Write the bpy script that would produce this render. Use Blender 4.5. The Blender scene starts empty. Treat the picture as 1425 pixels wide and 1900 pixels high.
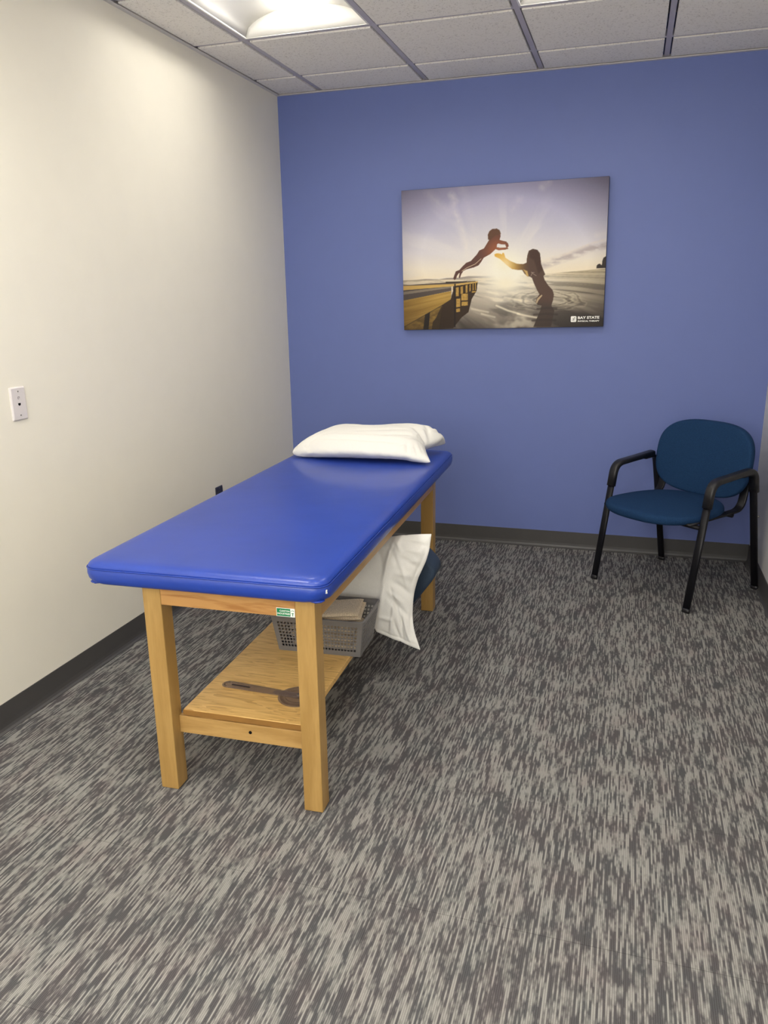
import bpy, bmesh, math, random
import numpy as np
from mathutils import Vector, Matrix, noise

random.seed(7)
SC = bpy.context.scene
COL = SC.collection
W, H, YB = 2.717, 2.5747, -6.2            # room width, ceiling height, rear wall
GX, GY, T = 0.2668, -0.9402, 0.6096       # ceiling grid

# ------------------------------------------------------------------ helpers
def lin(c):
    return tuple(((v/255)/12.92 if v/255 <= .04045 else ((v/255+.055)/1.055)**2.4) for v in c)

def link(name, me, mat=None, parent=None):
    o = bpy.data.objects.new(name, me)
    COL.objects.link(o)
    if mat is not None:
        me.materials.append(mat)
    if parent is not None:
        o.parent = parent
    return o

def obj(name, bm, mat=None, parent=None, smooth=False):
    bmesh.ops.recalc_face_normals(bm, faces=bm.faces[:])
    me = bpy.data.meshes.new(name)
    bm.to_mesh(me); bm.free()
    if smooth:
        for p in me.polygons: p.use_smooth = True
    return link(name, me, mat, parent)

def thing(name, label, cat, loc=(0, 0, 0), rz=0, group=None):
    o = bpy.data.objects.new(name, None)
    COL.objects.link(o)
    o.location = loc; o.rotation_euler = (0, 0, rz); o.empty_display_size = .1
    o['label'] = label; o['category'] = cat
    if group: o['group'] = group
    return o

def struct(o):
    o['kind'] = 'structure'
    return o

def box(bm, a, b):
    x0, y0, z0 = a; x1, y1, z1 = b
    v = [bm.verts.new(p) for p in ((x0,y0,z0),(x1,y0,z0),(x1,y1,z0),(x0,y1,z0),(x0,y0,z1),(x1,y0,z1),(x1,y1,z1),(x0,y1,z1))]
    for f in ((0,3,2,1),(4,5,6,7),(0,1,5,4),(1,2,6,5),(2,3,7,6),(3,0,4,7)):
        bm.faces.new([v[i] for i in f])

def bevel(o, w=.002, seg=2, ang=.6):
    m = o.modifiers.new('bevel', 'BEVEL'); m.width = w; m.segments = seg
    m.limit_method = 'ANGLE'; m.angle_limit = ang
    for p in o.data.polygons: p.use_smooth = True
    m.harden_normals = False
    w2 = o.modifiers.new('wn', 'WEIGHTED_NORMAL'); w2.keep_sharp = True
    return o

def boxo(name, a, b, mat, parent=None, bv=0):
    bm = bmesh.new(); box(bm, a, b)
    o = obj(name, bm, mat, parent)
    if bv: bevel(o, bv)
    return o

def fillet(pts, r, n=7):
    pts = [Vector(p) for p in pts]
    out = [pts[0]]
    for i in range(1, len(pts)-1):
        a, b, c = pts[i-1], pts[i], pts[i+1]
        d1 = (a-b).normalized(); d2 = (c-b).normalized()
        rr = min(r, (a-b).length*.45, (c-b).length*.45)
        p1, p2 = b+d1*rr, b+d2*rr
        for k in range(n+1):
            t = k/n
            out.append(p1*(1-t)**2 + b*2*t*(1-t) + p2*t*t)
    out.append(pts[-1])
    return out

def sweep(bm, path, side, w, t, n=16, power=2.6, caps=True):
    """flattened tube: width w along the fixed vector side, thickness t across"""
    path = [Vector(p) for p in path]; side = Vector(side).normalized()
    rings = []
    for i, p in enumerate(path):
        a = path[max(0, i-1)]; b = path[min(len(path)-1, i+1)]
        d = (b-a).normalized(); up = d.cross(side).normalized()
        ring = []
        for k in range(n):
            an = 2*math.pi*k/n
            c, s = math.cos(an), math.sin(an)
            x = math.copysign(abs(c)**(2/power), c)*w/2
            y = math.copysign(abs(s)**(2/power), s)*t/2
            ring.append(bm.verts.new(p+side*x+up*y))
        rings.append(ring)
    for r0, r1 in zip(rings, rings[1:]):
        for k in range(n):
            bm.faces.new((r0[k], r0[(k+1) % n], r1[(k+1) % n], r1[k]))
    if caps:
        bm.faces.new(rings[0][::-1]); bm.faces.new(rings[-1])

def loft(bm, rings, caps=True, closed=True):
    vr = [[bm.verts.new(p) for p in r] for r in rings]
    n = len(vr[0])
    for r0, r1 in zip(vr, vr[1:]):
        for k in range(n if closed else n-1):
            bm.faces.new((r0[k], r0[(k+1) % n], r1[(k+1) % n], r1[k]))
    if caps:
        bm.faces.new(vr[0][::-1]); bm.faces.new(vr[-1])
    return vr

def rrect(x0, x1, y0, y1, r, n=8):
    out = []
    for cx, cy, a0 in ((x1-r, y0+r, -90), (x1-r, y1-r, 0), (x0+r, y1-r, 90), (x0+r, y0+r, 180)):
        for k in range(n+1):
            a = math.radians(a0+90*k/n)
            out.append((cx+r*math.cos(a), cy+r*math.sin(a)))
    return out

def cyl(bm, c, r, h, axis='z', n=20):
    rings = []
    for s in (0, h):
        ring = []
        for k in range(n):
            a = 2*math.pi*k/n; p, q = r*math.cos(a), r*math.sin(a)
            if axis == 'z': ring.append((c[0]+p, c[1]+q, c[2]+s))
            elif axis == 'y': ring.append((c[0]+p, c[1]+s, c[2]+q))
            else: ring.append((c[0]+s, c[1]+p, c[2]+q))
        rings.append(ring)
    loft(bm, rings)

# ------------------------------------------------------------------ materials
class N:
    def __init__(s, name):
        s.m = bpy.data.materials.new(name); s.m.use_nodes = True
        s.t = s.m.node_tree; s.b = s.t.nodes['Principled BSDF']
    def n(s, typ, **kw):
        nd = s.t.nodes.new(typ)
        for k, v in kw.items(): setattr(nd, k, v)
        return nd
    def l(s, a, b): s.t.links.new(a, b)
    def set(s, **kw):
        for k, v in kw.items(): s.b.inputs[k.replace('_', ' ')].default_value = v
    def math(s, op, a, b=None, c=None):
        nd = s.n('ShaderNodeMath', operation=op)
        for i, v in enumerate((a, b, c)):
            if v is None: continue
            if isinstance(v, (int, float)): nd.inputs[i].default_value = v
            else: s.l(v, nd.inputs[i])
        return nd.outputs[0]
    def coords(s, scale=(1, 1, 1), rot=(0, 0, 0)):
        tc = s.n('ShaderNodeTexCoord'); mp = s.n('ShaderNodeMapping')
        mp.inputs['Scale'].default_value = scale; mp.inputs['Rotation'].default_value = rot
        s.l(tc.outputs['Object'], mp.inputs['Vector'])
        return mp.outputs[0]
    def noise(s, vec, scale, detail=3, rough=.5, dist=0):
        nd = s.n('ShaderNodeTexNoise'); nd.inputs['Scale'].default_value = scale
        nd.inputs['Detail'].default_value = detail; nd.inputs['Roughness'].default_value = rough
        nd.inputs['Distortion'].default_value = dist
        s.l(vec, nd.inputs['Vector'])
        return nd.outputs['Fac']
    def ramp(s, fac, stops, interp='LINEAR'):
        nd = s.n('ShaderNodeValToRGB'); cr = nd.color_ramp; cr.interpolation = interp
        while len(cr.elements) < len(stops): cr.elements.new(.5)
        for e, (p, c) in zip(cr.elements, stops):
            e.position = p; e.color = (*c, 1) if len(c) == 3 else c
        s.l(fac, nd.inputs[0])
        return nd.outputs[0]
    def bump(s, h, strength, dist=.001):
        nd = s.n('ShaderNodeBump'); nd.inputs['Strength'].default_value = strength
        nd.inputs['Distance'].default_value = dist
        s.l(h, nd.inputs['Height']); s.l(nd.outputs[0], s.b.inputs['Normal'])

def flat(name, rgb, rough=.5, spec=.5, bump=0, bscale=400, metal=0, var=.04):
    k = N(name); c = lin(rgb)
    k.set(Roughness=rough, Metallic=metal)
    k.b.inputs['Specular IOR Level'].default_value = spec
    v = k.noise(k.coords(), 9, 3)
    k.l(k.ramp(v, [(.3, tuple(x*(1-var) for x in c)), (.7, tuple(min(1, x*(1+var)) for x in c))]), k.b.inputs['Base Color'])
    if bump: k.bump(k.noise(k.coords(), bscale, 2), bump, .0006)
    return k.m

M = {}
M['wall_white'] = flat('painted_white_wall', (238, 233, 217), .55, .3, .15, 260, var=.008)
M['wall_grey'] = flat('painted_grey_wall', (214, 212, 210), .5, .35, .15, 260, var=.008)
M['wall_blue'] = flat('painted_blue_wall', (104, 118, 174), .5, .35, .15, 260, var=.01)
M['base'] = flat('rubber_baseboard', (72, 70, 69), .45, .5, .05, 200, var=.03)
M['white_metal'] = flat('white_enamel', (238, 236, 230), .4, .4, var=.01)
M['angle'] = flat('wall_angle_metal', (214, 210, 206), .5, .3, var=.02)
M['tee'] = flat('ceiling_grid_metal', (184, 180, 190), .5, .3, var=.02)
M['plate'] = flat('white_plastic_plate', (218, 212, 210), .35, .4, var=.01)
M['dark_plate'] = flat('dark_plastic_plate', (52, 52, 66), .35, .4, var=.03)
M['hole'] = flat('black_recess', (18, 17, 16), .8, .1)
M['screw'] = flat('screw_steel', (150, 146, 140), .35, .5, metal=.7)
M['black'] = flat('black_powdercoat', (15, 15, 20), .42, .3, .05, 900)
M['arm'] = flat('black_arm_plastic', (32, 31, 33), .36, .4, .05, 500)
M['basket'] = flat('grey_basket_plastic', (112, 109, 107), .45, .4)
M['green'] = flat('green_sticker', (14, 120, 74), .35, .4)
M['paper'] = flat('white_sticker', (236, 236, 228), .4, .4)
M['ink'] = flat('black_ink', (14, 14, 14), .5, .3)
M['canvas_side'] = flat('dark_canvas_edge', (44, 38, 48), .6, .3)
M['logo'] = flat('white_print', (250, 248, 240), .5, .3)
M['logo_dark'] = flat('logo_dark', (60, 54, 50), .5, .3)

def m_lamp(gain=1.0):
    k = N('lamp_diffuser')
    k.set(Base_Color=(.9, .9, .88, 1), Roughness=.5)
    k.b.inputs['Emission Color'].default_value = (1, .955, .88, 1)
    k.b.inputs['Emission Strength'].default_value = LAMP*gain
    return k.m
LAMP = 19.5
FILL = 62
M['lamp'] = m_lamp()
M['lamp_bright'] = m_lamp(1.95)  # stronger glow for the added, unseen ceiling lights

def m_tile():
    k = N('mineral_fibre_tile'); k.set(Roughness=.9)
    k.b.inputs['Specular IOR Level'].default_value = .1
    v = k.noise(k.coords(), 110, 4, .75)
    c = lin((242, 238, 231)); d = lin((200, 194, 186))
    k.l(k.ramp(v, [(.36, d), (.43, c), (.8, tuple(min(1, x*1.03) for x in c))]), k.b.inputs['Base Color'])
    k.bump(v, .5, .002)
    return k.m
M['tile'] = m_tile()

def m_carpet():
    k = N('streaked_carpet'); k.set(Roughness=.95)
    k.b.inputs['Specular IOR Level'].default_value = .08
    tc = k.n('ShaderNodeTexCoord'); sp = k.n('ShaderNodeSeparateXYZ'); k.l(tc.outputs['Object'], sp.inputs[0])
    X, Y = sp.outputs[0], sp.outputs[1]
    ROW = .0046
    row = k.math('FLOOR', k.math('DIVIDE', X, ROW))
    fr = k.math('FRACT', k.math('DIVIDE', X, ROW))
    def comb(a, b, c=None):
        cb = k.n('ShaderNodeCombineXYZ')
        for i, v in enumerate((a, b, c)):
            if v is None: continue
            if isinstance(v, (int, float)): cb.inputs[i].default_value = v
            else: k.l(v, cb.inputs[i])
        return cb.outputs[0]
    yq = k.math('MULTIPLY', k.math('FLOOR', k.math('DIVIDE', Y, .0035)), .0035)
    # every tufted row switches between the two yarns along its length
    n1 = k.noise(comb(k.math('MULTIPLY', row, 3.77), k.math('MULTIPLY', yq, 10.5)), 1, 3, .6)
    # neighbouring rows share broad clumps
    n2 = k.noise(comb(k.math('MULTIPLY', X, 62), k.math('MULTIPLY', yq, 7)), 1, 2, .5)
    n3 = k.noise(comb(k.math('MULTIPLY', X, 6), k.math('MULTIPLY', Y, 3), 5.0), 1, 2, .5)
    # colour shift from carpet tile to carpet tile
    s = k.math('ADD', k.math('MULTIPLY', n1, 1.0), k.math('MULTIPLY', n2, .26))
    s = k.math('ADD', s, k.math('MULTIPLY', n3, .14))
    f = k.ramp(s, [(0, (0, 0, 0)), (1, (1, 1, 1))])
    s2 = k.math('MULTIPLY', k.math('SUBTRACT', s, .652), 8)
    cl = k.n('ShaderNodeClamp'); k.l(s2, cl.inputs[0]); light = cl.outputs[0]
    # yarn loops
    loop = k.math('ABSOLUTE', k.math('SINE', k.math('MULTIPLY', k.math('ADD', Y, k.math('MULTIPLY', row, .0013)), 900)))
    edge = k.math('SINE', k.math('MULTIPLY', fr, math.pi))
    h = k.math('MULTIPLY', k.math('POWER', edge, .6), k.math('ADD', .65, k.math('MULTIPLY', loop, .35)))
    hue = k.noise(comb(k.math('MULTIPLY', X, 14), k.math('MULTIPLY', Y, 8), 9.0), 1, 2)
    dk = k.ramp(hue, [(.35, lin((83, 83, 84))), (.65, lin((87, 83, 84)))])
    lt = k.ramp(hue, [(.35, lin((147, 146, 141))), (.6, lin((148, 145, 140))), (.72, lin((144, 138, 134)))])
    mx = k.n('ShaderNodeMix', data_type='RGBA'); k.l(light, mx.inputs[0]); k.l(dk, mx.inputs[6]); k.l(lt, mx.inputs[7])
    mul = k.n('ShaderNodeMix', data_type='RGBA', blend_type='MULTIPLY'); mul.inputs[0].default_value = 1
    k.l(mx.outputs[2], mul.inputs[6])
    hh = k.math('ADD', .52, k.math('MULTIPLY', h, .55))
    fine = k.noise(k.coords(), 700, 1)
    hh = k.math('MULTIPLY', hh, k.math('ADD', .75, k.math('MULTIPLY', fine, .5)))
    seam = lambda v: k.math('GREATER_THAN', k.math('ABSOLUTE', k.math('SUBTRACT', k.math('FRACT', k.math('DIVIDE', v, .5)), .5)), .4978)
    hh = k.math('MULTIPLY', hh, k.math('SUBTRACT', 1.0, k.math('MULTIPLY', k.math('MAXIMUM', seam(X), seam(Y)), .28)))
    k.l(comb(hh, hh, hh), mul.inputs[7])
    k.l(mul.outputs[2], k.b.inputs['Base Color'])
    k.bump(h, .35, .0012)
    return k.m
M['carpet'] = m_carpet()

def m_wood(name, base, dark, scale, rot=(0, 0, 0), rough=.38, ring=.5, lo=.42, hi=.62):
    """grain runs along local X after rot"""
    k = N(name); k.set(Roughness=rough)
    k.b.inputs['Coat Weight'].default_value = .04; k.b.inputs['Coat Roughness'].default_value = .3
    v = k.coords(scale, rot)
    a = k.noise(v, 1, 4, .55, ring)
    fine = k.noise(k.coords(tuple(s*7 for s in scale), rot), 1, 2, .6)
    mixv = k.math('ADD', k.math('MULTIPLY', a, .75), k.math('MULTIPLY', fine, .25))
    b_, d_ = lin(base), lin(dark)
    mid = tuple((p+q)/2 for p, q in zip(b_, d_))
    k.l(k.ramp(mixv, [(lo, d_), ((lo+hi)/2, mid), (hi, b_)]), k.b.inputs['Base Color'])
    k.bump(fine, .08, .0004)
    return k.m
M['leg_wood'] = m_wood('maple_leg', (178, 143, 84), (162, 127, 70), (22, 22, 2.2), ring=.4)
M['apron_wood'] = m_wood('maple_apron', (180, 134, 78), (158, 108, 56), (3, 30, 26), ring=1.6, lo=.36, hi=.5)
M['rail_wood'] = m_wood('maple_rail', (188, 148, 90), (166, 126, 70), (26, 2.0, 26), ring=.5)
M['stretcher_wood'] = m_wood('maple_stretcher', (186, 149, 90), (168, 131, 74), (3, 30, 26), ring=1.2)

def m_shelf():
    k = N('oak_laminate'); k.set(Roughness=.34)
    v = k.coords((1.3, 9, 9))
    dn = k.noise(k.coords((1.6, 5, 5)), 1, 2)
    wv = k.n('ShaderNodeTexWave', wave_type='BANDS', bands_direction='Y', wave_profile='SAW')
    wv.inputs['Scale'].default_value = 3.2; wv.inputs['Distortion'].default_value = 7
    wv.inputs['Detail'].default_value = 3; wv.inputs['Detail Scale'].default_value = .8
    k.l(v, wv.inputs['Vector'])
    fine = k.noise(k.coords((9, 160, 160)), 1, 3, .6)
    big = k.noise(k.coords((1.2, 9, 9)), 1.6, 3, .5, 1.5)
    bands = k.math('FRACT', k.math('MULTIPLY', big, 9))
    mixv = k.math('ADD', k.math('MULTIPLY', bands, .30), k.math('MULTIPLY', fine, .70))
    k.l(k.ramp(mixv, [(.25, lin((176, 132, 70))), (.45, lin((218, 175, 104))), (.7, lin((232, 192, 120)))]), k.b.inputs['Base Color'])
    return k.m
M['shelf'] = m_shelf()
M['shelf_edge'] = flat('shelf_edge_band', (142, 102, 50), .4, .4, var=.08)

def m_vinyl():
    k = N('blue_vinyl'); k.set(Roughness=.38)
    k.b.inputs['Specular IOR Level'].default_value = .55
    k.b.inputs['Coat Weight'].default_value = .12; k.b.inputs['Coat Roughness'].default_value = .12
    v = k.noise(k.coords(), 6, 3)
    c = lin((26, 60, 156))
    k.l(k.ramp(v, [(.3, tuple(x*.93 for x in c)), (.7, tuple(x*1.05 for x in c))]), k.b.inputs['Base Color'])
    g = k.math('ADD', k.noise(k.coords(), 900, 2), k.math('MULTIPLY', k.noise(k.coords(), 7, 2), 14))
    k.bump(g, .12, .0006)
    return k.m
M['vinyl'] = m_vinyl()

def m_fabric(name, c0, c1, scale=900, rough=.9, sheen=.3, bump=.4):
    k = N(name); k.set(Roughness=rough)
    k.b.inputs['Specular IOR Level'].default_value = .15
    k.b.inputs['Sheen Weight'].default_value = sheen
    v = k.noise(k.coords(), scale, 2, .6)
    k.l(k.ramp(v, [(.35, lin(c0)), (.65, lin(c1))]), k.b.inputs['Base Color'])
    k.bump(v, bump, .0008)
    return k.m
M['chair_fabric'] = m_fabric('navy_teal_weave', (19, 44, 78), (32, 62, 96), 420, sheen=0)
M['cotton'] = m_fabric('white_cotton', (222, 220, 213), (230, 228, 221), 500, sheen=.1, bump=.15)
M['terry'] = m_fabric('beige_terry', (176, 158, 130), (226, 208, 180), 330, sheen=.3, bump=1.0)
M['bolster'] = m_fabric('slate_vinyl', (52, 64, 80), (58, 71, 88), 300, rough=.5, sheen=0, bump=.1)

def m_clear():
    k = N('smoked_clear_plastic')
    k.set(Base_Color=(*lin((138, 118, 106)), 1), Roughness=.2, Alpha=.42)
    k.b.inputs['Specular IOR Level'].default_value = .6
    return k.m
M['clear'] = m_clear()
M['clear_ink'] = flat('dark_scale_marks', (58, 46, 42), .5, .3)

# ------------------------------------------------------------------ room
def quad(name, pts, mat):
    bm = bmesh.new(); bm.faces.new([bm.verts.new(p) for p in pts])
    me = bpy.data.meshes.new(name); bm.to_mesh(me); bm.free()
    return struct(link(name, me, mat))

struct(boxo('floor', (-.1, YB-.1, -.05), (W+.1, .1, 0), M['carpet']))
struct(boxo('wall_left', (-.1, YB-.1, 0), (0, .1, H+.25), M['wall_white']))
struct(boxo('wall_back', (0, 0, 0), (W, .1, H+.25), M['wall_blue']))
struct(boxo('wall_right', (W, YB-.1, 0), (W+.1, .1, H+.25), M['wall_grey']))
struct(boxo('wall_front', (0, YB-.1, 0), (W, YB, H+.25), M['wall_white']))

def baseboard(name, p0, p1, nrm):
    prof = [(0, .1), (.003, .1), (.0035, .03), (.005, .016), (.009, .007), (.016, .0025), (.0185, .0018), (.0185, .0), (0, 0)]
    bm = bmesh.new(); rings = []
    for p in (p0, p1):
        rings.append([(p[0]+nrm[0]*d, p[1]+nrm[1]*d, z) for d, z in prof])
    loft(bm, rings)
    return struct(obj(name, bm, M['base']))
baseboard('baseboard_left', (0, YB), (0, 0), (1, 0))
baseboard('baseboard_back', (.0, 0), (W, 0), (0, -1))
baseboard('baseboard_right', (W, YB), (W, 0), (-1, 0))

# ceiling: recessed plenum plane, grid and tiles
LIGHTS = [(0, 0), (2, 0), (0, -3), (2, -3), (0, -6), (2, -6)]      # column, row (rows count tiles away from GY)
ncols = range(-1, 5); nrows = range(-9, 2)
xs = lambda i: GX+i*T
def in_light(c, r):       # tile (c, r) covers x xs(c)..xs(c+1), y GY+r*T..GY+(r+1)*T
    return any(c == lc and lr-1 <= r < lr for lc, lr in LIGHTS)
tile_bm = bmesh.new(); tee_bm = bmesh.new()
hw = .019
for c in ncols:
    for r in nrows:
        x0, x1 = max(0, xs(c)), min(W, xs(c+1)); y0, y1 = max(YB, GY+r*T), min(0, GY+(r+1)*T)
        if x1-x0 < .02 or y1-y0 < .02 or in_light(c, r): continue
        # 2x4 tiles beside the lights in the outer left column
        a0 = x0+(hw if x0 > 0 else .022); a1 = x1-(hw if x1 < W else .022)
        b0 = y0+(hw if y0 > YB else .022); b1 = y1-(hw*.8 if y1 < 0 else .022)
        box(tile_bm, (a0, b0, H-.006), (a1, b1, H+.02))
o = obj('ceiling', tile_bm, M['tile']); struct(o); bevel(o, .0015, 1)
struct(o)
for i in range(0, 5):
    x = xs(i)
    if x < W: box(tee_bm, (x-.012, YB, H-.001), (x+.012, 0, H+.03))
for r in nrows:
    y = GY+r*T
    if not (YB < y < 0): continue
    for c in ncols:
        if any(c == lc and r == lr-1 for lc, lr in LIGHTS): continue
        x0, x1 = max(0, xs(c)+.012), min(W, xs(c+1)-.012)
        if x1-x0 > .02: box(tee_bm, (x0, y-.012, H-.0005), (x1, y+.012, H+.03))
struct(obj('trim_1', tee_bm, M['tee']))
bm = bmesh.new()
for a, b in (((0, YB, H-.012), (.022, 0, H-.009)), ((W-.022, YB, H-.012), (W, 0, H-.009)), ((.022, -.022, H-.012), (W-.022, 0, H-.009)),
             ((0, YB, H-.009), (.0015, 0, H+.01)), ((W-.0015, YB, H-.009), (W, 0, H+.01)), ((.0015, -.0015, H-.009), (W-.0015, 0, H+.01))):
    box(bm, a, b)
struct(obj('trim_2', bm, M['angle']))
# plenum lid so that no stray light enters between grid and tiles
bm = bmesh.new(); box(bm, (0, YB, H+.19), (W, 0, H+.22)); struct(obj('ceiling_deck', bm, M['tee']))
bpy.data.objects['ceiling_deck'].name = 'trim_3'

# ------------------------------------------------------------------ troffers
def troffer(c, r, label):
    x0, x1 = xs(c)+.012, xs(c+1)-.012; y1 = GY+r*T-.012; y0 = GY+(r-1)*T+.012
    cx, cy = (x0+x1)/2, (y0+y1)/2; hx, hy = (x1-x0)/2, (y1-y0)/2
    t = thing('ceiling_light', label, 'ceiling light', (cx, cy, H), 0, 'recessed ceiling lights')
    bm = bmesh.new()   # frame
    for a, b in (((-hx, -hy, -.002), (hx, -hy+.008, .012)), ((-hx, hy-.008, -.002), (hx, hy, .012)),
                 ((-hx, -hy+.008, -.002), (-hx+.008, hy-.008, .012)), ((hx-.008, -hy+.008, -.002), (hx, hy-.008, .012))):
        box(bm, a, b)
    obj('frame', bm, M['white_metal'], t)
    ix, iy, dep = hx-.008, hy-.008, .092
    lw = .100
    arch = lambda x: dep*math.sqrt(max(0, 1-(abs(x)/ix)**1.8))+.003
    for s in (-1, 1):
        bm = bmesh.new(); n = 16
        pts = [(s*(ix+(lw-ix)*k/n)) for k in range(n+1)]
        for (yy0, yy1) in ((-iy, iy),):
            a = [bm.verts.new((x, yy0, arch(x))) for x in pts]; b = [bm.verts.new((x, yy1, arch(x))) for x in pts]
            for k in range(n): bm.faces.new((a[k], a[k+1], b[k+1], b[k]))
        o = obj('side_reflector', bm, M['white_metal'], t, True)
        sm = o.modifiers.new('s', 'SOLIDIFY'); sm.thickness = .0015; sm.offset = 1
    for s in (-1, 1):
        bm = bmesh.new(); n = 32
        pts = [-ix+2*ix*k/n for k in range(n+1)]
        y = s*(iy)
        lo = [bm.verts.new((x, y, 0.0)) for x in pts]; hi = [bm.verts.new((x, y-s*.03*(arch(x)/dep), arch(x)+.002)) for x in pts]
        for k in range(n): bm.faces.new((lo[k], lo[k+1], hi[k+1], hi[k]))
        o = obj('end_plate', bm, M['white_metal'], t, True)
        sm = o.modifiers.new('s', 'SOLIDIFY'); sm.thickness = .0015; sm.offset = 0
    bm = bmesh.new(); n = 14    # lens: shallow bowed strip
    ring = []
    for k in range(n+1):
        x = -lw+2*lw*k/n
        ring.append((x, .088-.022*math.sqrt(max(0, 1-(x/lw)**2))))
    ring += [(lw, .096), (-lw, .096)]
    loft(bm, [[(x, -iy+.03, z) for x, z in ring], [(x, iy-.03, z) for x, z in ring]])
    obj('lens', bm, M['lamp' if r == 0 else 'lamp_bright'], t, True)
    bm = bmesh.new(); box(bm, (-hx+.001, -hy+.001, .1), (hx-.001, hy-.001, .14)); obj('housing', bm, M['white_metal'], t)
    return t
troffer(0, 0, 'recessed ceiling light nearest the white left wall, lens glowing')
troffer(2, 0, 'recessed ceiling light right of the blank tile column, only its front corner in view')
troffer(0, -3, 'added unseen ceiling light over the near part of the room by the left wall')  # this and the following lights are added out of view to brighten the room
troffer(2, -3, 'added unseen ceiling light over the near part of the room by the right wall')
troffer(0, -6, 'added unseen ceiling light at the rear of the room by the left wall')
troffer(2, -6, 'added unseen ceiling light at the rear of the room by the right wall')

# ------------------------------------------------------------------ wall plates
t = thing('wall_plate', 'white plastic phone jack plate on the white left wall', 'wall plate', (0, -2.321, 1.113))
bm = bmesh.new()
hw_, hh_ = .0355, .057
def plate_bm(hw_, hh_, d):
    bm = bmesh.new()
    r0 = [(0, y, z) for y, z in rrect(-hw_, hw_, -hh_, hh_, .003, 3)]
    r1 = [(d*.5, y, z) for y, z in rrect(-hw_, hw_, -hh_, hh_, .003, 3)]
    r2 = [(d, y, z) for y, z in rrect(-hw_+.004, hw_-.004, -hh_+.004, hh_-.004, .003, 3)]
    loft(bm, [r0, r1, r2]); return bm
obj('cover', plate_bm(hw_, hh_, .006), M['plate'], t)
for z in (.042, -.040):
    bm = bmesh.new(); cyl(bm, (.0058, 0, z), .0027, .0012, 'x', 12); sc = obj('screw', bm, M['screw'], t)
    bm = bmesh.new(); box(bm, (.0070, -.0022, z-.0004), (.0072, .0022, z+.0004)); obj('slot', bm, M['hole'], sc)
bm = bmesh.new()
for a, b in (((-.0042, .016), (-.003, .0235)), ((.003, .018), (.0042, .0235)), ((-.003, .0222), (.003, .0235)), ((-.003, .016), (.0015, .0172))):
    box(bm, (.0058, a[0], a[1]), (.0063, b[0], b[1]))
o = obj('upper_jack', bm, M['hole'], t)
bm = bmesh.new(); loft(bm, [[(x, y, z) for y, z in ((-.006, .002), (.006, .002), (.006, -.003), (.0025, -.007), (-.0025, -.007), (-.006, -.003))] for x in (.0058, .0064)])
obj('lower_jack', bm, M['hole'], t)

t = thing('wall_outlet', 'dark grey outlet plate low on the left wall behind the blue table', 'outlet', (0, -.984, .451))
obj('cover', plate_bm(hw_, hh_, .006), M['dark_plate'], t)
bm = bmesh.new(); cyl(bm, (.0058, 0, 0), .003, .0014, 'x', 12); obj('screw', bm, M['screw'], t)
for z in (.0195, -.0195):
    bm = bmesh.new(); rr = [(y, z+q) for y, q in rrect(-.0165, .0165, -.014, .014, .009, 5)]
    loft(bm, [[(.0058, y, q) for y, q in rr], [(.0068, y, q) for y, q in rr]])
    rc = obj('receptacle', bm, M['dark_plate'], t)
    bm = bmesh.new()
    box(bm, (.0067, -.007, z-.001), (.0071, -.005, z+.008)); box(bm, (.0067, .005, z-.001), (.0071, .007, z+.007)); cyl(bm, (.0067, 0, z-.008), .0025, .0004, 'x', 10)
    obj('slots', bm, M['hole'], rc)
# small bright screw head on the cover
bm = bmesh.new(); cyl(bm, (.006, 0, .048), .0024, .0012, 'x', 12); obj('screw', bm, M['screw'], t)

# ------------------------------------------------------------------ text helper
def text_mesh(name, s, width, height, depth, mat, parent, mtx, bold=0.0):
    cu = bpy.data.curves.new(name, 'FONT'); cu.body = s; cu.offset = bold; cu.extrude = .001; cu.resolution_u = 3
    tmp = bpy.data.objects.new(name, cu); COL.objects.link(tmp)
    dg = bpy.context.evaluated_depsgraph_get()
    me = bpy.data.meshes.new_from_object(tmp.evaluated_get(dg))
    bpy.data.objects.remove(tmp)
    co = np.array([v.co[:] for v in me.vertices]); lo, hi = co.min(0), co.max(0)
    for v in me.vertices:
        x = (v.co.x-lo[0])/(hi[0]-lo[0])*width; y = (v.co.y-lo[1])/(hi[1]-lo[1])*height
        z = (v.co.z-lo[2])/(hi[2]-lo[2])*depth
        v.co = mtx @ Vector((x, y, z))
    me.name = name; me.materials.clear()
    return link(name, me, mat, parent)

# ------------------------------------------------------------------ canvas print
def homography(src, dst):
    A = []
    for (x, y), (u, v) in zip(src, dst):
        A.append([x, y, 1, 0, 0, 0, -u*x, -u*y]); A.append([0, 0, 0, x, y, 1, -v*x, -v*y])
    b = np.array([q for p in dst for q in p], float)
    h = np.linalg.solve(np.array(A, float), b)
    return np.append(h, 1).reshape(3, 3)

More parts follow.
